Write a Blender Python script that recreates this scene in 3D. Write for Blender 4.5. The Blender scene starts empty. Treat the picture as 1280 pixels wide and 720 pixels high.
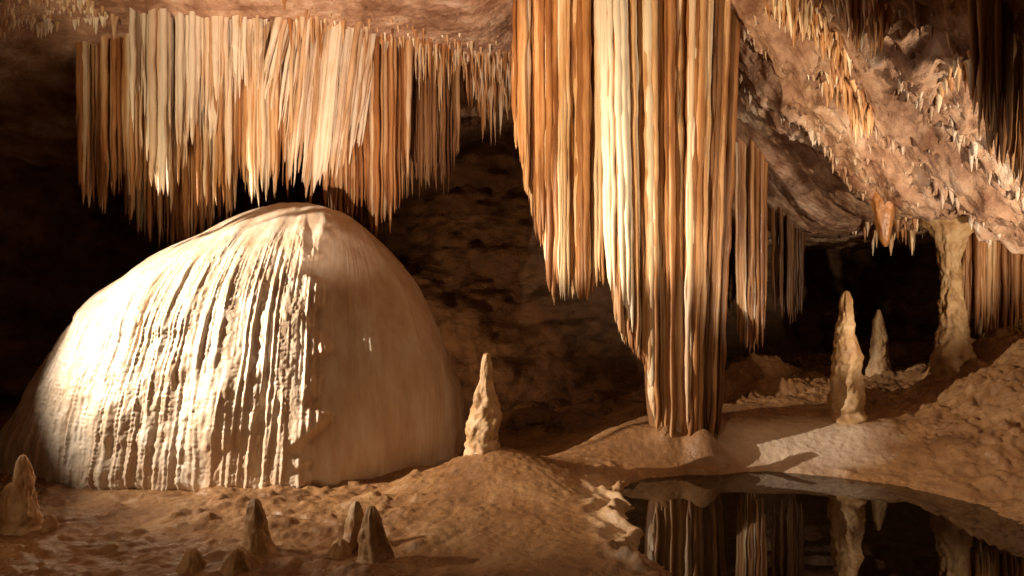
import bpy, math, numpy as np
from mathutils import Vector
rng = np.random.default_rng(7)
sc = bpy.context.scene
sc.view_settings.view_transform = 'Standard'
sc.view_settings.look = 'None'
sc.view_settings.exposure = 0

# ---------------------------------------------------------------- noise
def _h(i, j, k, s):
    n = (i.astype(np.int64)*374761393 + j.astype(np.int64)*668265263 + k.astype(np.int64)*2147483647 + s*974711) & 0xFFFFFFFF
    n = ((n ^ (n >> 13)) * 1274126177) & 0xFFFFFFFF
    n = (n ^ (n >> 16)) & 0xFFFFFFFF
    n = (n * 2246822519) & 0xFFFFFFFF
    n = n ^ (n >> 15)
    return (n & 0xFFFFFF) / float(0xFFFFFF)
def vn(x, y, z=None, s=0):
    x = np.asarray(x, float); y = np.asarray(y, float)
    z = np.zeros_like(x) if z is None else np.asarray(z, float)
    x, y, z = np.broadcast_arrays(x, y, z)
    i = np.floor(x); j = np.floor(y); k = np.floor(z)
    a = x-i; b = y-j; c = z-k
    a = a*a*a*(a*(a*6-15)+10); b = b*b*b*(b*(b*6-15)+10); c = c*c*c*(c*(c*6-15)+10)
    def L(p, q, t): return p+(q-p)*t
    r = L(L(L(_h(i,j,k,s),_h(i+1,j,k,s),a), L(_h(i,j+1,k,s),_h(i+1,j+1,k,s),a), b),
          L(L(_h(i,j,k+1,s),_h(i+1,j,k+1,s),a), L(_h(i,j+1,k+1,s),_h(i+1,j+1,k+1,s),a), b), c)
    return r*2-1
def fbm(x, y, z=None, o=4, s=0, g=.5):
    t = 0; A = 1; f = 1
    z = 0*np.asarray(x) if z is None else z
    for q in range(o):
        t = t + A*vn(x*f+q*17.3, y*f+q*5.1, z*f+q*9.7, s+q); A *= g; f *= 2.03
    return t
def sm(a, b, x):
    t = np.clip((x-a)/(b-a), 0, 1); return t*t*(3-2*t)

# ---------------------------------------------------------------- mesh helpers
def make_mesh(name, V, Q, mat, tint=None, parent=None, smooth=True):
    me = bpy.data.meshes.new(name)
    V = np.ascontiguousarray(V, dtype=np.float32).reshape(-1, 3)
    Q = np.ascontiguousarray(Q, dtype=np.int32).reshape(-1, 4)
    me.vertices.add(len(V)); me.vertices.foreach_set('co', V.ravel())
    me.loops.add(Q.size); me.loops.foreach_set('vertex_index', Q.ravel())
    me.polygons.add(len(Q))
    me.polygons.foreach_set('loop_start', np.arange(0, Q.size, 4, dtype=np.int32))
    me.polygons.foreach_set('loop_total', np.full(len(Q), 4, dtype=np.int32))
    if smooth: me.polygons.foreach_set('use_smooth', np.ones(len(Q), dtype=bool))
    me.update(calc_edges=True); me.validate()
    a = me.attributes.new('tint', 'FLOAT', 'POINT')
    a.data.foreach_set('value', np.ascontiguousarray(np.zeros(len(V)) if tint is None else tint, dtype=np.float32).ravel())
    me.materials.append(mat)
    ob = bpy.data.objects.new(name, me); sc.collection.objects.link(ob)
    if parent: ob.parent = parent
    return ob
def grid_quads(n, m, wrap=False, off=0):
    i = np.arange(n-1)[:, None]; j = np.arange(m if wrap else m-1)[None, :]
    j2 = (j+1) % m
    return (np.stack(np.broadcast_arrays(i*m+j, i*m+j2, (i+1)*m+j2, (i+1)*m+j), -1)+off).reshape(-1, 4)

def tubes(name, top, bot, r, mat, tint=None, R=10, S=7, taper=.3, tip=.15, wob=.01, rough=.12, flare=.3, parent=None):
    top = np.asarray(top, float); bot = np.asarray(bot, float); N = len(top)
    r = np.broadcast_to(np.asarray(r, float), (N,)); tip = np.broadcast_to(np.asarray(tip, float), (N,))
    t = np.linspace(0, 1, R)**.9
    t = t[None, :]; sd = rng.uniform(0, 900, (N, 1))
    ln = np.linalg.norm(top-bot, axis=1)[:, None]
    cen = top[:, None, :]*(1-t[..., None]) + bot[:, None, :]*t[..., None]
    cen[..., 0] += wob*vn(t*ln*3, sd, s=3)*np.minimum(1, t*4); cen[..., 1] += wob*vn(t*ln*3, sd+50, s=4)*np.minimum(1, t*4)
    pr = (1-taper*t)*np.sqrt(np.clip((1-t)/tip[:, None], 0.0004, 1))
    pr = pr*(1+flare*np.exp(-t*ln/.12)) * (1+rough*vn(t*ln*7, sd+9, s=5)+.5*rough*vn(t*ln*20, sd+19, s=6))
    rr = r[:, None]*pr
    th = np.linspace(0, 2*np.pi, S, endpoint=False)[None, None, :] + rng.uniform(0, 6, (N, 1, 1))
    lob = 1+.18*vn(np.cos(th)*1.3+sd[..., None], np.sin(th)*1.3, s=8)
    V = np.empty((N, R, S, 3))
    V[..., 0] = cen[..., 0:1]+rr[..., None]*np.cos(th)*lob
    V[..., 1] = cen[..., 1:2]+rr[..., None]*np.sin(th)*lob
    V[..., 2] = cen[..., 2:3]
    q = grid_quads(R, S, True)
    Q = (q[None]+(np.arange(N)*R*S)[:, None, None]).reshape(-1, 4)
    if tint is None: tint = rng.uniform(0, 1, N)
    T = np.broadcast_to(np.asarray(tint)[:, None, None], (N, R, S))
    return make_mesh(name, V, Q, mat, T, parent)

# ---------------------------------------------------------------- materials
def nd(nt, t, **k):
    n = nt.nodes.new(t)
    for a, b in k.items(): setattr(n, a, b)
    return n
def stone(name, stops, scale=(1, 1, 1), nscale=3., rough=(.4, .7), bumps=((25, .3, .01),), tintamt=0., spec=.5, detail=8):
    m = bpy.data.materials.new(name); m.use_nodes = True; nt = m.node_tree; L = nt.links.new
    b = nt.nodes['Principled BSDF']
    tc = nd(nt, 'ShaderNodeTexCoord'); mp = nd(nt, 'ShaderNodeMapping'); mp.inputs['Scale'].default_value = scale
    L(tc.outputs['Object'], mp.inputs['Vector'])
    n1 = nd(nt, 'ShaderNodeTexNoise'); n1.inputs['Scale'].default_value = nscale; n1.inputs['Detail'].default_value = detail; n1.inputs['Roughness'].default_value = .62
    L(mp.outputs[0], n1.inputs['Vector'])
    fac = n1.outputs['Fac']
    if tintamt:
        at = nd(nt, 'ShaderNodeAttribute', attribute_name='tint')
        ma = nd(nt, 'ShaderNodeMath', operation='MULTIPLY_ADD'); ma.inputs[1].default_value = tintamt
        sb = nd(nt, 'ShaderNodeMath', operation='SUBTRACT'); sb.inputs[1].default_value = .5
        L(at.outputs['Fac'], sb.inputs[0]); L(sb.outputs[0], ma.inputs[0]); L(fac, ma.inputs[2]); fac = ma.outputs[0]
    cr = nd(nt, 'ShaderNodeValToRGB'); L(fac, cr.inputs[0])
    e = cr.color_ramp.elements
    while len(e) > 1: e.remove(e[-1])
    e[0].position = stops[0][0]; e[0].color = (*stops[0][1], 1)
    for p, c in stops[1:]:
        x = e.new(p); x.color = (*c, 1)
    L(cr.outputs[0], b.inputs['Base Color'])
    n3 = nd(nt, 'ShaderNodeTexNoise'); n3.inputs['Scale'].default_value = 5; n3.inputs['Detail'].default_value = 5
    L(tc.outputs['Object'], n3.inputs['Vector'])
    mr = nd(nt, 'ShaderNodeMapRange'); mr.inputs[1].default_value = .35; mr.inputs[2].default_value = .65
    mr.inputs[3].default_value = rough[0]; mr.inputs[4].default_value = rough[1]
    L(n3.outputs['Fac'], mr.inputs[0]); L(mr.outputs[0], b.inputs['Roughness'])
    b.inputs['Specular IOR Level'].default_value = spec
    prev = None
    for sc_, st, di in bumps:
        nb = nd(nt, 'ShaderNodeTexNoise'); nb.inputs['Scale'].default_value = sc_; nb.inputs['Detail'].default_value = 6; nb.inputs['Roughness'].default_value = .6
        L(mp.outputs[0], nb.inputs['Vector'])
        bp = nd(nt, 'ShaderNodeBump'); bp.inputs['Strength'].default_value = st; bp.inputs['Distance'].default_value = di
        L(nb.outputs['Fac'], bp.inputs['Height'])
        if prev: L(prev, bp.inputs['Normal'])
        prev = bp.outputs[0]
    if prev: L(prev, b.inputs['Normal'])
    return m

M_white = stone('calcite_white', [(.22, (.38, .19, .08)), (.42, (.66, .45, .27)), (.6, (.83, .72, .56))], (5, 5, .5), 1.3, (.3, .55), ((14, .4, .01), (60, .3, .004)), .36)
M_tan = stone('calcite_tan', [(.2, (.19, .068, .02)), (.40, (.46, .21, .075)), (.56, (.64, .40, .20)), (.73, (.80, .67, .48))], (5, 5, .4), 1.3, (.3, .55), ((14, .4, .01), (60, .3, .004)), .44)
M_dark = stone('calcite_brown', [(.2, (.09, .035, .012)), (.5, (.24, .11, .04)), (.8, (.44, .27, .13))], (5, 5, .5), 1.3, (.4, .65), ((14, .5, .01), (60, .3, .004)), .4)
M_dome = stone('flowstone', [(.25, (.52, .34, .20)), (.5, (.70, .55, .40)), (.7, (.81, .72, .60))], (3, 3, .7), 1.6, (.28, .48), ((26, .4, .010), (80, .4, .005)), 0)
M_ceil = stone('ceiling_rock', [(.25, (.20, .09, .045)), (.42, (.45, .27, .17)), (.56, (.64, .48, .36)), (.75, (.76, .67, .56))], (1, 1, 1), 2.2, (.5, .8), ((9, .9, .06), (45, .8, .02)), .25)
M_wall = stone('wall_rock', [(.25, (.06, .028, .012)), (.5, (.18, .09, .04)), (.75, (.30, .17, .085))], (1, 1, 1.5), 1.8, (.5, .85), ((6, .9, .08), (30, .8, .03)), 0)
M_floor = stone('cave_floor_mud', [(.25, (.12, .052, .02)), (.5, (.28, .145, .06)), (.72, (.43, .26, .125))], (1, 1, 1), 1.1, (.16, .6), ((7, .5, .04), (40, .7, .012)), .0)
M_mite = stone('stalagmite_calcite', [(.25, (.28, .13, .05)), (.5, (.50, .31, .145)), (.72, (.68, .50, .30))], (2, 2, 2), 2.5, (.35, .6), ((12, .5, .02), (50, .6, .008)), .0)

def add_crust(m, cx, cy, rx, ry, colr, lo=1.35, hi=1.8, ns=2.5):
    nt = m.node_tree; L = nt.links.new; b = nt.nodes['Principled BSDF']
    src = b.inputs['Base Color'].links[0].from_socket
    tc = nd(nt, 'ShaderNodeTexCoord'); mp = nd(nt, 'ShaderNodeMapping', vector_type='POINT')
    mp.inputs['Location'].default_value = (-cx/rx, -cy/ry, 0); mp.inputs['Scale'].default_value = (1/rx, 1/ry, 0)
    L(tc.outputs['Object'], mp.inputs[0])
    ln = nd(nt, 'ShaderNodeVectorMath', operation='LENGTH'); L(mp.outputs[0], ln.inputs[0])
    nz = nd(nt, 'ShaderNodeTexNoise'); nz.inputs['Scale'].default_value = ns; nz.inputs['Detail'].default_value = 8; nz.inputs['Roughness'].default_value = .65
    L(tc.outputs['Object'], nz.inputs['Vector'])
    ad = nd(nt, 'ShaderNodeMath', operation='MULTIPLY_ADD'); ad.inputs[1].default_value = 1.4; L(nz.outputs['Fac'], ad.inputs[0]); L(ln.outputs['Value'], ad.inputs[2])
    mr = nd(nt, 'ShaderNodeMapRange'); mr.inputs[1].default_value = lo; mr.inputs[2].default_value = hi; mr.inputs[3].default_value = .9; mr.inputs[4].default_value = 0
    L(ad.outputs[0], mr.inputs[0])
    mx = nd(nt, 'ShaderNodeMixRGB'); mx.inputs[2].default_value = (*colr, 1)
    L(mr.outputs[0], mx.inputs[0]); L(src, mx.inputs[1]); L(mx.outputs[0], b.inputs['Base Color'])
add_crust(M_floor, 3.2, 8.95, .95, .5, (.68, .55, .42), 1.15, 1.95)
add_crust(M_floor, .85, 6.9, .25, 1.5, (.52, .35, .20), 1.2, 1.8, 6)

# ---------------------------------------------------------------- cave floor
cp = np.array([(-8,4,.05),(-4,4,.05),(0,4,.05),(-8,7,.05),(-4,7,.04),(-2,7,.04),(-1.3,7.2,.05),(-11,10,.1),(-8,14,.2),(-4,12,0),(-4,14,.1),(0,11,-.15),(0,13,0),(-1,9.7,-.08),
 (-2,5.5,.04),(-.8,6.4,.05),
 (-.3,7.9,.22),(.3,8.1,.18),(.2,7.2,.15),(.3,6,.10),(.4,5,.07),(-.9,7.6,.06),(.9,8.9,.26),(1.4,9,.34),(1.9,9.1,.42),(2.3,9.3,.43),(3,9.2,.4),(3.9,9.4,.42),(.3,9.2,.02),
 (1.1,8.35,.06),(.8,6.9,.07),(1.0,5.6,.06),(.9,4.5,.06),(2,8.6,.05),(2.8,8.7,.05),(3.5,8.4,.05),(4.4,6.9,.05),(4.6,5.5,.05),
 (2.2,7.5,-.3),(2.5,6.5,-.35),(2.5,5,-.35),(3.3,7.2,-.3),(2.7,3.5,-.3),(1.4,7.4,-.2),(1.6,6,-.25),
 (4.6,8.3,.3),(5.1,8,.45),(5.6,6.5,.6),(6.1,9.5,1.15),(5.6,10,.8),(6.6,13,.6),(4.5,11,.5),(3.2,11,.45),(3,13,.4),(9,8,1.8),(9,12,1.6),(5,15,.5),(9,16,1.2),(1.8,11,.2),(-11,2,.1),(0,0,0),(6,2,.5),(10,2,1.2),(-4,-3,0),(3,-3,.1)], float)
def tps(P):
    n = len(P); D = np.hypot(P[:, None, 0]-P[None, :, 0], P[:, None, 1]-P[None, :, 1])
    K = np.where(D > 0, D**2*np.log(D+1e-12), 0)+np.eye(n)*.05
    A = np.zeros((n+3, n+3)); A[:n, :n] = K; A[:n, n] = 1; A[:n, n+1:] = P[:, :2]; A[n, :n] = 1; A[n+1:, :n] = P[:, :2].T
    w = np.linalg.solve(A, np.r_[P[:, 2], 0, 0, 0])
    def f(x, y):
        o = w[n]+w[n+1]*x+w[n+2]*y
        for i in range(n):
            d2 = (x-P[i, 0])**2+(y-P[i, 1])**2
            o = o+w[i]*.5*d2*np.log(d2+1e-12)
        return o
    return f
_f = tps(cp)
# flowstone bosses grown out of the floor: x, y, radius, height, exponent
BOSS = [(2.10,8.74,.21,.27,2.6),(1.72,8.86,.15,.20,1.4),(3.6,11.9,.45,.55,1.6),(4.15,12.2,.4,.32,1.6),(-.30,7.9,.30,.07,1.5),(-.1,7.75,.80,.15,2.4),(3.95,9.4,.38,.12,1.5),(5.68,10.3,.4,.14,1.5),(5.5,12.0,.35,.12,1.5),(1.35,9.0,.3,.05,2),(6.4,10.6,.6,.25,2)]
def floorZ(x, y):
    x = np.asarray(x, float); y = np.asarray(y, float)
    z = np.clip(_f(x, y), -.5, 2.2)
    left = sm(.0, -1.2, x); bank = sm(4, 5.0, x)+sm(10, 11, y)*sm(1.5, 3, x); bank = np.clip(bank, 0, 1)
    rough = .014+.026*left+.07*bank
    z = z+rough*fbm(x*2.2, y*2.2, o=6, s=21, g=.55)
    pb = vn(x*7, y*9, s=31); z = z+left*.05*np.clip(pb-.2, 0, 1)+.006*vn(x*22, y*22, s=32)
    pb2 = vn(x*3.1+5, y*4, s=33); z = z+left*.07*np.clip(pb2-.35, 0, 1)
    z = z+bank*.10*np.abs(vn(x*3.3, y*3.3, s=35))+bank*.05*np.abs(vn(x*9, y*9, s=36))
    for bx_, by_, br, bh, ex in BOSS:
        d = np.hypot(x-bx_, y-by_)/br*(1+.04*vn(x*4, y*4, s=38))
        z = z+bh*np.exp(-np.minimum(d**ex, 50))
    # scalloped gour rims on the left side of the pool
    rimx = .86+.16*np.sin(y*1.9+.4)+.10*vn(y*3.3, 0*y, s=41)+.05*vn(y*9, 0*y, s=40)+.3*sm(7.6, 8.4, y)+.25*sm(6.2, 5.2, y)
    for k, (off, wd, am) in enumerate([(0, .06, .08), (-.19, .07, .03)]):
        d = np.abs(x-rimx-off-.09*vn(y*4, 0*y+k, s=43+k)); z = z+np.exp(-(d/wd)**2)*am*(1+.55*vn(x*5, y*5, s=42)+.3*vn(x*15, y*15, s=48))*sm(8.6, 8.2, y)
    z = z+.035*np.exp(-((z-.05)/.025)**2)*sm(1.1, 1.6, x)*sm(5.3, 4.6, x)*sm(7, 8, y)*sm(9.3, 8.9, y)*(.6+.6*vn(x*6, y*6, s=49))
    return z
xs = np.concatenate([np.linspace(-14, -5.5, 90)[:-1], np.linspace(-5.5, 7, 780), np.linspace(7, 14, 70)[1:]])
ys = np.concatenate([np.linspace(-6, 4, 60)[:-1], np.linspace(4, 12, 600), np.linspace(12, 20, 110)[1:]])
X, Y = np.meshgrid(xs, ys, indexing='ij')
make_mesh('cave_floor', np.stack([X, Y, floorZ(X, Y)], -1), grid_quads(len(xs), len(ys)), M_floor)

# pool
mw = bpy.data.materials.new('pool_water'); mw.use_nodes = True; nt = mw.node_tree; b = nt.nodes['Principled BSDF']
b.inputs['Base Color'].default_value = (.014, .007, .0025, 1); b.inputs['Roughness'].default_value = .012; b.inputs['IOR'].default_value = 1.45
tc = nd(nt, 'ShaderNodeTexCoord'); nz = nd(nt, 'ShaderNodeTexNoise'); nz.inputs['Scale'].default_value = 1.6; nz.inputs['Detail'].default_value = 1
bp = nd(nt, 'ShaderNodeBump'); bp.inputs['Strength'].default_value = .07; bp.inputs['Distance'].default_value = .02
nt.links.new(tc.outputs['Object'], nz.inputs['Vector']); nt.links.new(nz.outputs['Fac'], bp.inputs['Height']); nt.links.new(bp.outputs[0], b.inputs['Normal'])
wx = np.linspace(.7, 5.4, 30); wy = np.linspace(1.5, 9.0, 40); WX, WY = np.meshgrid(wx, wy, indexing='ij')
make_mesh('cave_pool', np.stack([WX, WY, WX*0+.02], -1), grid_quads(30, 40), mw)

# ---------------------------------------------------------------- cave ceiling
def liplineY(x): return 10.4-.62*(x-3.15)+.2*np.sin(x*2.1)
def ceilZ(x, y, detail=True):
    x = np.asarray(x, float); y = np.asarray(y, float)
    flat = 5.16-.05*(y-9)-.30*np.clip(y-9, 0, 9)*sm(-4.4, -6.2, x) - .06*np.clip(-x-5, 0, 10)
    flat = flat+.25*sm(8.0, 5, y)+.42*sm(-.5, .4, x)*sm(11, 10, y)
    slab = 5.48-.99*(x-2.45)-.11*(y-8)
    lo = 2.62+.02*x
    slab = lo+np.log1p(np.exp((slab-lo)*5))/5
    stair = ((y+.35*vn(x*1.1, y*.8, s=51)+.12*x)/.85) % 1
    slab = slab-.22*sm(0, .8, stair)*sm(1, .9, stair)
    slab = slab+.34*sm(-.05, .25, y-liplineY(x))
    k = 12.; z = -np.log(np.exp(-k*flat)+np.exp(-k*slab))/k
    on = sm(2.3, 3.0, x)*sm(.2, -.1, y-liplineY(x))
    z = z+(.045+.05*on)*fbm(x*1.6, y*1.6, o=5, s=52)-on*.10*np.abs(fbm(x*3.5, y*5.5, o=3, s=53))-on*.08*(1-np.abs(vn(x*8, y*4, s=56)))**3-.03*np.abs(vn(x*13, y*13, s=54))
    return z
xs = np.concatenate([np.linspace(-14, -6.5, 80)[:-1], np.linspace(-6.5, 7.5, 760), np.linspace(7.5, 14, 60)[1:]])
ys = np.concatenate([np.linspace(1.5, 4.5, 40)[:-1], np.linspace(4.5, 13, 560), np.linspace(13, 20, 90)[1:]])
X, Y = np.meshgrid(xs, ys, indexing='ij')
make_mesh('cave_ceiling', np.stack([X, Y, ceilZ(X, Y)], -1), grid_quads(len(xs), len(ys))[:, ::-1], M_ceil)

# ---------------------------------------------------------------- cave wall
pp = np.array([(-9.5, 1.5), (-9.3, 7), (-8.6, 11.5), (-5.5, 13.6), (-1.5, 14.2), (2.2, 13.9), (4.2, 16.5), (8, 17.5), (11, 15), (11.5, 8), (11, 1.5)], float)
seg = np.r_[0, np.cumsum(np.hypot(*np.diff(pp, axis=0).T))]
S_ = np.linspace(0, seg[-1], 900)
px = np.interp(S_, seg, pp[:, 0]); py = np.interp(S_, seg, pp[:, 1])
ker = np.ones(41)/41
px = np.convolve(np.pad(px, 20, 'edge'), ker, 'valid'); py = np.convolve(np.pad(py, 20, 'edge'), ker, 'valid')
tx = np.gradient(px); ty = np.gradient(py); l = np.hypot(tx, ty); nx = ty/l; ny = -tx/l
zz = np.linspace(-.8, 6.2, 260)
SS, ZZ = np.meshgrid(S_, zz, indexing='ij')
strat = ZZ*1.3+.6*fbm(SS*.45, ZZ*.4, o=4, s=61)
led = (strat % 1); off = .18*sm(0, .6, led)*sm(1, .7, led)*np.clip(.4+.9*vn(SS*.7, ZZ*.6, s=63), 0, 1)
dd = .5*fbm(SS*.55, ZZ*.7, o=7, s=62, g=.52)+off+.10*np.abs(vn(SS*2.5, ZZ*3, s=64))+1.0*sm(1.3, -.5, ZZ)
V = np.stack([px[:, None]+nx[:, None]*dd, py[:, None]+ny[:, None]*dd, ZZ], -1)
make_mesh('cave_wall', V, grid_quads(len(S_), len(zz)), M_wall)

# ---------------------------------------------------------------- flowstone mound
hz = np.array([0, .35, .75, 1.15, 1.6, 2.0, 2.35, 2.62, 2.82, 2.92, 2.97])
xl = np.array([-5.98, -5.80, -5.58, -5.30, -4.98, -4.55, -4.05, -3.66, -3.30, -3.05, -2.62])
xr = np.array([-.55, -.55, -.60, -.72, -.94, -1.18, -1.46, -1.72, -1.96, -2.16, -2.58])
ry = np.array([1.85, 1.83, 1.78, 1.68, 1.52, 1.30, 1.05, .80, .52, .33, .02])
NA, NT = 1700, 460
tt = np.linspace(0, 1, NT); arc = np.r_[0, np.cumsum(np.hypot(np.diff(hz), np.diff(xr-xl)/2))]; arc /= arc[-1]
from_arc = lambda arr: np.interp(tt, arc, arr)
def smo(a): return np.convolve(np.pad(a, 16, 'reflect', reflect_type='odd'), np.ones(33)/33, 'valid')
h = smo(from_arc(hz)); L_ = smo(from_arc(xl)); R_ = smo(from_arc(xr)); W_ = np.maximum(smo(from_arc(ry)), .01)
al = np.linspace(.5*np.pi, 2.5*np.pi, NA, endpoint=False)
T, A = np.meshgrid(tt, al, indexing='ij')
H2 = h[:, None]+0*A
cx = ((L_+R_)/2)[:, None]; hx = ((R_-L_)/2)[:, None]; hy = W_[:, None]
ca = np.cos(A); sa = np.sin(A); e = .9
ux = np.sign(ca)*np.abs(ca)**e; uy = np.sign(sa)*np.abs(sa)**e
bx = cx+hx*ux; by = 9.75+hy*uy
nxx = ux/hx; nyy = uy/hy; ll = np.hypot(nxx, nyy)+1e-9; nxx /= ll; nyy /= ll
wd = .45*(A-1.5*np.pi)*2.0+.65*(bx+3.2)
wd = wd+.02*fbm(wd*2, H2*.8, o=3, s=71)
step = bx+.14*vn(H2*3.2, A*0, s=76)+.08*vn(H2*9, A*0, s=86)
upper = sm(2.75, 2.3, H2+.25*vn(wd*5, A*0, s=87))
front = sm(.1, -.3, sa)*sm(-1.98, -2.16, step)*upper
rib = 1-np.abs(vn(wd*14, H2*.6, s=72)); rib2 = 1-np.abs(vn(wd*29, H2*1.4, s=73)); sc3 = vn(wd*15, H2*9, s=74); sc4 = np.abs(vn(wd*30, H2*24, s=85))
grow = sm(2.85, 1.9, H2)
fold = vn(wd*1.6, H2*.7, s=75)
disp = .08*fold + grow*((.009+.024*front)*rib**1.5+(.006+.014*front)*rib2)+front*(.008*sc3+.009*sc4)+.085*front+.02*fbm(wd*2.5, H2*3, o=3, s=77)
def knob(x0, z0, r, a):
    d2 = ((bx-x0)/r)**2+((H2-z0)/(r*1.4))**2
    return a*np.exp(-d2)*(sa < 0.2)
disp = disp+knob(-2.95, .70, .22, .12)+knob(-4.3, .5, .4, .08)+knob(-3.9, 2.0, .3, .10)+knob(-2.2, 2.4, .25, .06)+knob(-4.6, 1.75, .25, .1)
disp = disp*sm(1.0, .93, T)
zoff = .05*sm(.1, 0, T)*vn(wd*5, A*0, s=79)+.05+.03*sm(.85, .97, T)*fbm(bx*4, by*4, o=3, s=88)
Vd = np.stack([bx+nxx*disp, by+nyy*disp, H2+zoff], -1)
sk = Vd[0].copy(); c0 = np.array([cx[0, 0], 9.75, 0]); sk = c0+(sk-c0)*np.array([.93, .93, 1]); sk[:, 2] = -.15
Vd = np.concatenate([sk[None], Vd], 0)
make_mesh('flowstone_mound', Vd, grid_quads(NT+1, NA, True), M_dome)

# ---------------------------------------------------------------- curtains of stalactites
def curtain(name, path, mat, n, r=(.03, .055), layers=2, dz=.10, gap=.09, fold=.07, ff=9., top=None, lean=(0, 0), conv=None, R=26, tipl=.5, tb=0., jump=.0, S=8, skip=0.):
    """path rows: x, y, zbottom, along the curtain's foot line in plan"""
    P = np.array(path, float); s = np.r_[0, np.cumsum(np.hypot(*np.diff(P[:, :2], axis=0).T))]; s /= s[-1]
    T_, B_, RR, TI, TP = [], [], [], [], []
    for k in range(layers):
        q = (np.arange(n)+rng.uniform(.0, 1., n))/n
        x = np.interp(q, s, P[:, 0]); y = np.interp(q, s, P[:, 1]); zb = np.interp(q, s, P[:, 2])
        y = y+fold*np.sin(q*ff*6.28/2+k+2*vn(q*3, q*0+k, s=9))+fold*.9*vn(q*ff*3, q*0+k, s=int(abs(P[0, 0])*10) & 63)+gap*k+rng.normal(0, .016, n)
        ztop = ceilZ(x, y)+.12 if top is None else np.full(n, top)
        g = vn(q*n/6., q*0+k*7, s=11+int(abs(P[0, 0])*7))*jump
        zb = zb+np.abs(rng.normal(0, dz, n))+g+.10*k*(k > 0)
        rare = rng.random(n) < .10+skip; zb[rare] += rng.uniform(.1, .7, rare.sum())
        zb = np.minimum(zb, ztop-.15)
        T_.append(np.stack([x+lean[0], y+lean[1]*0, ztop], -1)); B_.append(np.stack([x, y, zb], -1))
        RR.append(rng.uniform(r[0], r[1], n)*rng.choice([.7, 1, 1.2], n)*(1.25 if k else 1))
        TI.append(np.clip(.5+.6*vn(q*ff*1.7, q*0+3*k, s=14)+rng.normal(0, .18, n)-.15*k+tb, 0, 1))
        TP.append(np.clip(tipl*rng.uniform(.5, 1.4, n)/(ztop-zb), .03, .9))
    Tt = np.concatenate(T_); Bb = np.concatenate(B_)
    if conv is not None:
        x0, x1, X0, X1 = conv
        Tt[:, 0] = X0+(Bb[:, 0]-x0)/(x1-x0)*(X1-X0)
        Tt[:, 2] = np.maximum(ceilZ(Tt[:, 0], Tt[:, 1])+.12, 5.2)
    return tubes(name, Tt, Bb, np.concatenate(RR), mat, np.concatenate(TI), R=R, S=S, taper=.25, tip=np.concatenate(TP), wob=.012, rough=.16)

rS = (.019, .037)
curtain('shading_curtain', [(-4.42,9.25,4.35),(-4.30,9.2,3.95),(-4.12,9.15,3.08),(-3.93,9.2,3.15),(-3.7,9.25,3.75),(-3.5,9.3,3.85),(-3.2,9.4,4.35),(-2.95,9.45,4.45)], M_white, 62, rS, 3, jump=.22, tb=.3, fold=.10, ff=11)
curtain('shading_curtain', [(-5.42,9.95,3.15),(-5.2,9.9,3.0),(-4.9,9.85,3.05),(-4.6,9.9,3.0),(-4.2,9.95,3.0)], M_tan, 58, rS, 3, dz=.16, jump=.2, tb=-.1, fold=.10, ff=9)
curtain('shading_curtain', [(-5.0,10.2,2.8),(-4.6,10.15,2.62),(-4.2,10.1,2.5),(-3.9,10.1,2.6),(-3.5,10.1,2.95)], M_tan, 56, rS, 2, dz=.14, jump=.2, tb=-.15, fold=.1)
curtain('shading_curtain', [(-3.85,9.65,3.1),(-3.5,9.6,2.9),(-3.1,9.6,3.05),(-2.85,9.6,3.1),(-2.6,9.6,3.3)], M_tan, 54, rS, 2, dz=.16, jump=.22, tb=.05, fold=.1)
curtain('shading_curtain', [(-3.0,9.4,4.2),(-2.75,9.45,3.9),(-2.5,9.55,3.0),(-2.3,9.55,3.15),(-2.05,9.6,3.45),(-1.85,9.8,3.8)], M_white, 42, rS, 3, dz=.18, jump=.22, lean=(.2,0), fold=.1, tb=.05)
curtain('shading_curtain', [(-2.4,10.0,2.95),(-2.1,10.0,2.8),(-1.8,10.0,2.66),(-1.55,10.05,2.8),(-1.3,10.1,3.3)], M_tan, 44, rS, 2, dz=.2, jump=.25, fold=.1, tb=-.1)
curtain('shading_curtain', [(-1.75,10.3,3.3),(-1.5,10.4,3.2),(-1.15,10.6,3.3),(-.85,10.7,3.35),(-.7,10.8,3.7)], M_dark, 48, rS, 3, dz=.2, jump=.25, tb=.1, fold=.1)
# unseen curtains added left of frame, their jagged feet shade the mound top
curtain('shading_curtain', [(-6.0,6.6,3.35),(-6.0,7.1,3.2),(-6.0,7.6,3.1),(-6.0,8.0,2.8),(-6.05,8.4,2.45),(-6.1,8.9,2.1)], M_tan, 40, (.02,.05), 2, dz=.22, jump=.3, fold=.08)
curtain('shading_curtain', [(-5.92,6.6,3.10),(-5.92,7.1,2.92),(-5.92,7.6,2.78),(-5.92,8.0,2.45),(-5.95,8.4,2.1),(-6.0,8.9,1.8)], M_tan, 21, (.022,.048), 1, dz=.26, jump=.35, fold=.06, skip=.15, tipl=.8)

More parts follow.
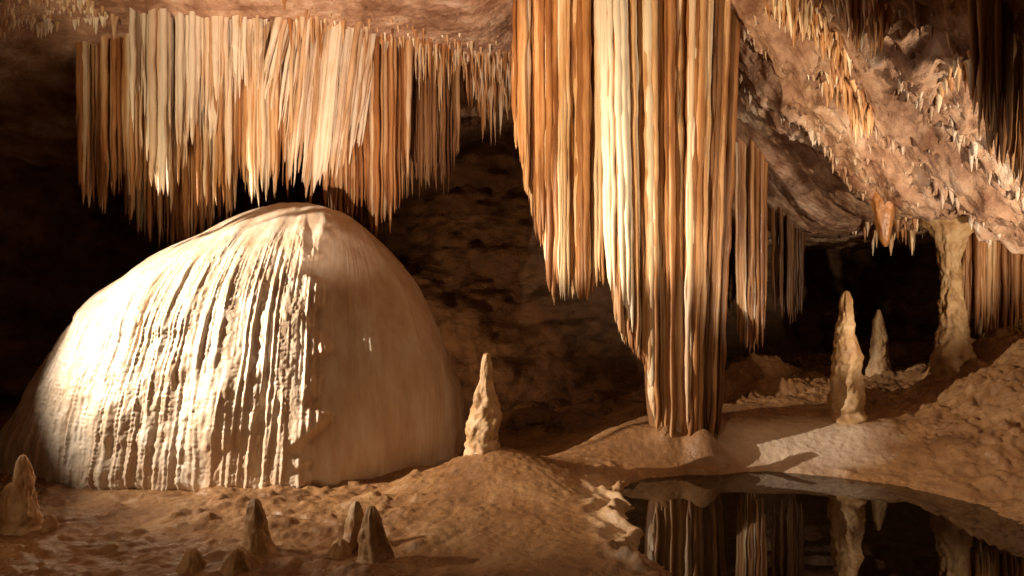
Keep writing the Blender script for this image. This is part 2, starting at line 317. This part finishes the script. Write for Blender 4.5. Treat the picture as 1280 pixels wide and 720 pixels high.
# main column
curtain('shading_curtain', [(.03,9.35,3.75),(.15,9.3,3.1),(.28,9.25,2.45),(.42,9.15,2.0),(.58,9.05,1.80),(.72,9.0,1.85),(.9,8.98,1.98),(1.06,9.0,1.95)], M_tan, 54, (.022,.044), 3, dz=.10, fold=.07, ff=10, jump=.14, tb=.08, R=44, tipl=.3)
col = bpy.data.objects.new('limestone_column', None); sc.collection.objects.link(col)
c1 = curtain('left_drapery', [(1.10,8.92,2.0),(1.18,8.85,1.45),(1.35,8.84,1.25),(1.48,8.82,1.1),(1.58,8.86,.40),(1.72,8.90,.25),(1.95,8.98,.25)], M_tan, 56, (.020,.040), 3, dz=.04, fold=.08, ff=10, conv=(1.10,1.95,1.0,1.95), tb=.08, R=54, gap=.07, tipl=.14)
c2 = curtain('right_drapery', [(1.88,8.92,.25),(2.0,8.88,.25),(2.12,8.9,.25),(2.22,9.0,.28),(2.33,9.18,.3),(2.42,9.45,.35)], M_tan, 54, (.020,.040), 3, dz=.04, fold=.08, ff=8, conv=(1.88,2.42,1.93,2.66), tb=-.36, R=54, gap=.07, tipl=.14)  # tint pulled dark for the column's shaded right side
c3 = curtain('core', [(1.6,9.12,.3),(1.9,9.1,.2),(2.2,9.2,.2)], M_dark, 18, (.08,.12), 2, dz=.02, fold=.03, conv=(1.6,2.2,1.2,2.5), R=30, gap=.1, tipl=.1)
c4 = curtain('lit_pillar', [(1.04,8.80,2.05),(1.12,8.74,1.9),(1.22,8.72,1.75),(1.32,8.74,1.45)], M_white, 9, (.035,.06), 2, dz=.1, fold=.02, conv=(1.04,1.32,.98,1.22), tb=.5, R=40)  # white calcite stands in for the lit left strip of the column
c5 = curtain('lit_rib', [(1.90,8.80,.45),(1.96,8.78,.42)], M_white, 3, (.022,.032), 1, dz=.02, fold=.01, conv=(1.90,1.96,1.97,2.03), tb=.5, R=44)  # pale tint puts the column's narrow lit strip into the colour
c6 = curtain('shaded_drapery', [(2.10,8.86,.30),(2.20,8.92,.30),(2.30,9.06,.32),(2.38,9.25,.5)], M_dark, 20, (.020,.036), 2, dz=.08, fold=.05, ff=6, conv=(2.10,2.38,2.24,2.58), tb=-.35, R=54, gap=.05, tipl=.2)  # dark calcite in front, shade of the column's right face as colour
for o in (c1, c2, c3, c4, c5, c6): o.parent = col

def scatter(name, n, fx, mat, lr=(.08, .4), rr=(.012, .03), R=7, S=6):
    x, y, k = fx(n)
    z = ceilZ(x, y)
    ln = (lr[0]+(lr[1]-lr[0])*rng.random(len(x))**2.2)*k
    top = np.stack([x, y, z+.06], -1); bot = np.stack([x+rng.normal(0, .008, len(x)), y, z-ln], -1)
    r = rng.uniform(rr[0], rr[1], len(x))*(.6+.7*np.clip(ln/lr[1], 0, 1))
    return tubes(name, top, bot, r, mat, rng.uniform(0, 1, len(x)), R=R, S=S, taper=.55, tip=.4, wob=.01, rough=.25, flare=1.0)
def f_fringe(n):
    x = rng.uniform(-2.6, 1.0, n); lip = np.interp(x, [-3.2, -2.2, -1, 0, 1.6], [9.8, 10.2, 10.9, 11.5, 11.8])
    y = lip-np.abs(rng.normal(0, .42, n)); k = np.clip(1-(lip-y)*.7, .2, 1)*(.8+.5*vn(x*3, y*3, s=81))
    return x, y, k
scatter('stalactite_fringe', 2200, f_fringe, M_tan, (.12, 1.0), (.013, .028), R=10)
def f_fr2(n):
    x = rng.uniform(-3.2, .2, n); lip = np.interp(x, [-3.4, -2.2, -1, 0, 1.6], [9.5, 9.8, 10.5, 10.9, 10.6])
    y = lip+rng.normal(0, .12, n); return x, y, .5+.5*vn(x*4, y*4, s=82)
scatter('stalactite_fringe', 420, f_fr2, M_white, (.06, .4), (.012, .026))
def f_tl(n):
    x = rng.uniform(-6.4, -4.6, n); y = rng.uniform(8.3, 9.3, n); return x, y, .6+.5*vn(x*3, y*3, s=83)
scatter('stalactite_fringe', 420, f_tl, M_white, (.08, .32), (.012, .03))
def f_slab(n):
    x = rng.uniform(2.6, 6.6, n*3); y = rng.uniform(5.0, 10.9, n*3)
    stair = ((y+.35*vn(x*1.1, y*.8, s=51)+.12*x)/.85) % 1
    w = np.exp(-((stair-.84)/.10)**2)+.05+.3*np.clip(vn(x*2.5, y*2.5, s=84), 0, 1)
    keep = (rng.random(n*3) < w*.5)*(y < liplineY(x)+.05); x, y, w = x[keep], y[keep], w[keep]
    return x, y, .2+.55*np.clip(w, 0, 1.2)*(.7+.6*vn(x*4, y*4, s=85))
scatter('stalactite_fringe', 3400, f_slab, M_ceil, (.03, .26), (.010, .028), R=8)
scatter('stalactite_fringe', 350, f_slab, M_white, (.03, .20), (.008, .020), R=8)
def f_slab2(n):
    x = rng.uniform(2.7, 4.0, n*4); y = rng.uniform(6.8, 8.8, n*4); k = vn(x*2.2, y*2.2, s=86); q = k > .15
    return x[q], y[q], .25+.9*np.clip(k[q], 0, 1)
scatter('stalactite_fringe', 260, f_slab2, M_tan, (.12, .5), (.016, .034), R=12)
def f_back(n):
    x = rng.uniform(5.2, 8.0, n); y = rng.uniform(10.4, 12.5, n); return x, y, np.ones(n)
scatter('stalactite_fringe', 260, f_back, M_tan, (.05, .4), (.015, .035), R=8)

curtain('shading_curtain', [(3.55,6.1,3.55),(3.75,6.2,3.15),(3.95,6.3,2.85),(4.2,6.5,2.95)], M_dark, 32, (.022,.045), 2, dz=.12, jump=.25, tb=-.0)
curtain('shading_curtain', [(3.42,12.0,1.15),(3.55,11.95,.95),(3.68,11.9,1.0),(3.78,11.95,1.25)], M_tan, 14, (.022,.042), 2, dz=.1, tb=-.3)
curtain('shading_curtain', [(4.3,13.0,1.5),(4.6,13.1,1.3),(4.8,13.2,1.5)], M_dark, 14, (.022,.042), 2, dz=.15, tb=-.5)
curtain('shading_curtain', [(5.98,10.6,1.35),(6.2,10.5,1.25),(6.5,10.4,1.2),(7.0,10.3,1.3),(7.5,10.2,1.4)], M_tan, 60, (.02,.04), 2, dz=.14, jump=.2, tb=-.15)

# ---------------------------------------------------------------- stalagmites, columns
def revolve(name, x, y, z0, z1, prof, mat, lean=(0, 0), NS=56, NZ=130, amp=.10, parent=None, seed=0, band=.05):
    t = np.linspace(0, 1, NZ); p = np.array(prof, float); r = np.interp(t, p[:, 0], p[:, 1])
    r = np.convolve(np.pad(r, 3, 'edge'), np.ones(7)/7, 'valid'); r[-1] = .001; r[-2] = min(r[-2], r[-3]*.8)
    th = np.linspace(0, 2*np.pi, NS, endpoint=False)
    Tt, A = np.meshgrid(t, th, indexing='ij'); H = z1-z0
    sd = seed*13.7
    hh = Tt*H+.05*vn(np.cos(A)*1.5+sd, np.sin(A)*1.5, s=94)
    d = 1+amp*fbm(np.cos(A)*1.6+sd, np.sin(A)*1.6, hh*5, o=5, s=90)+band*vn(hh*11+sd, A*0, s=91)+.7*amp*np.abs(vn(np.cos(A)*3, np.sin(A)*3, hh*9+sd, s=92))+.35*amp*vn(np.cos(A)*8, np.sin(A)*8, hh*26+sd, s=95)
    rr = r[:, None]*d
    V = np.stack([x+lean[0]*Tt+rr*np.cos(A)+.02*vn(Tt*H*4+sd, A*0, s=93), y+lean[1]*Tt+rr*np.sin(A), z0+Tt*H+0*A], -1)
    return make_mesh(name, V, grid_quads(NZ, NS, True), mat, parent=parent)
revolve('stalagmite', -.30, 7.9, .2, 1.36, [(0,.24),(.08,.18),(.2,.155),(.45,.135),(.62,.115),(.72,.085),(.76,.055),(.92,.05),(1,.03)], M_mite, (.06, 0), seed=1, band=.07, amp=.17)
revolve('stalagmite', 3.95, 9.4, .30, 1.97, [(0,.28),(.06,.22),(.2,.19),(.4,.165),(.55,.13),(.7,.11),(.85,.08),(.95,.055),(1,.02)], M_mite, (-.04, 0), seed=2, band=.13, amp=.18)
revolve('stalagmite', 5.5, 12.0, .5, 1.68, [(0,.28),(.12,.19),(.3,.14),(.6,.11),(.85,.07),(1,.02)], M_mite, (.0, 0), seed=3, band=.08, amp=.15)
revolve('limestone_column', 5.68, 10.3, .55, 2.95, [(0,.30),(.08,.23),(.3,.18),(.5,.14),(.62,.11),(.75,.12),(.88,.17),(1,.32)], M_mite, (-.05, 0), seed=4, band=.08, amp=.25)
revolve('stalactite', 4.50, 9.65, 2.50, 3.35, [(0,.02),(.08,.05),(.3,.09),(.6,.13),(.85,.16),(1,.2)], M_tan, seed=5)
for i, (x, y, hgt, r) in enumerate([(-3.95,6.5,.60,.115),(-4.08,6.55,.36,.10),(-1.88,5.9,.40,.10),(-1.22,6.1,.36,.085),(-.98,5.72,.40,.105),(-2.22,5.55,.14,.09),(-1.93,5.55,.14,.09),(-3.7,6.4,.12,.07),(-1.3,5.95,.1,.09)]):
    z = float(floorZ(x, y))
    revolve('stalagmite', x, y, z-.04, z+hgt, [(0,r*1.5),(.12,r*1.05),(.4,r*.85),(.7,r*.65),(.9,r*.42),(1,r*.15)], M_mite, (rng.uniform(-.03,.03), 0), NS=44, NZ=70, seed=20+i, band=.09, amp=.22)
for i in range(16):
    x = rng.uniform(-.8, 3.0); y = rng.uniform(11.6, 13.2); r = rng.uniform(.15, .4); z = float(floorZ(x, y))
    revolve('rock', x, y, z-.12, z+r*.6, [(0,r*1.35),(.2,r*1.15),(.5,r),(.75,r*.8),(.9,r*.5),(1,r*.1)], M_wall, seed=60+i, band=.02, amp=.25)

# ---------------------------------------------------------------- lights
w = bpy.data.worlds.new('World'); sc.world = w; w.use_nodes = True
sky = w.node_tree.nodes.new('ShaderNodeTexSky'); sky.sky_type = 'NISHITA'; sky.sun_disc = False
sky.sun_elevation = math.radians(3); sky.sun_rotation = math.radians(240)
bg = w.node_tree.nodes['Background']; bg.inputs['Strength'].default_value = .008
w.node_tree.links.new(sky.outputs[0], bg.inputs[0])
def spot(name, loc, tgt, power, size, colr=(1, .74, .46), rad=.05, blend=.4):
    l = bpy.data.lights.new(name, 'SPOT'); l.energy = power; l.spot_size = math.radians(size); l.spot_blend = blend
    l.color = colr; l.shadow_soft_size = rad
    o = bpy.data.objects.new(name, l); sc.collection.objects.link(o); o.location = loc
    o.rotation_euler = (Vector(tgt)-Vector(loc)).to_track_quat('-Z', 'Y').to_euler()
spot('fill_light', (-8.0, 6.0, 3.9), (-2.2, 8.2, 1.9), 6200, 54, (1, .85, .68), .02, 1.0)
spot('fill_light', (-4.5, 5.9, .9), (-3.3, 9.4, 4.9), 640, 50, (1, .76, .49), .03, .7)
spot('fill_light', (-3.9, 4.4, 1.8), (1.6, 9.2, 4.0), 2400, 33, (1, .73, .43), .03)
spot('fill_light', (-1.4, 4.8, .3), (-1.6, 9.4, 5.2), 1900, 48, (1, .73, .54), .05, .7)
spot('fill_light', (5.0, 5.2, 1.2), (4.2, 8.9, 3.6), 950, 76, (1, .80, .57), .04)
spot('fill_light', (3.1, 4.2, .8), (3.75, 10.2, 3.6), 420, 23, (1, .79, .56), .04, .5)
spot('fill_light', (7.8, 7.5, 2.4), (4.6, 10.5, .7), 60, 90, (1, .66, .36), .1)
spot('fill_light', (-.5, 3.0, 4.6), (1.8, 8.6, .2), 280, 46, (1, .66, .38), .10, .8)  # fill lamp added from the front to lift mounds and far bank
spot('fill_light', (-5.6, 3.6, 2.2), (-1.6, 6.8, .2), 110, 60, (1, .62, .34), .08, .8)
spot('fill_light', (-1.9, 11.6, .5), (.6, 14.0, 2.4), 100, 110, (1, .60, .30), .15, .8)  # added fill, hidden behind the mound to brighten the back wall
spot('fill_light', (-2.0, 2.0, 4.0), (-1.5, 8.5, .8), 40, 90, (1, .60, .30), .3, .8)  # weak wide fill added to lift the shadows

cam = bpy.data.cameras.new('camera'); cam.lens = 28.125; cam.sensor_width = 36; cam.clip_end = 300
co = bpy.data.objects.new('camera', cam); sc.collection.objects.link(co); co.location = (0, 0, 2); co.rotation_euler = (math.radians(90), 0, 0)
sc.camera = co
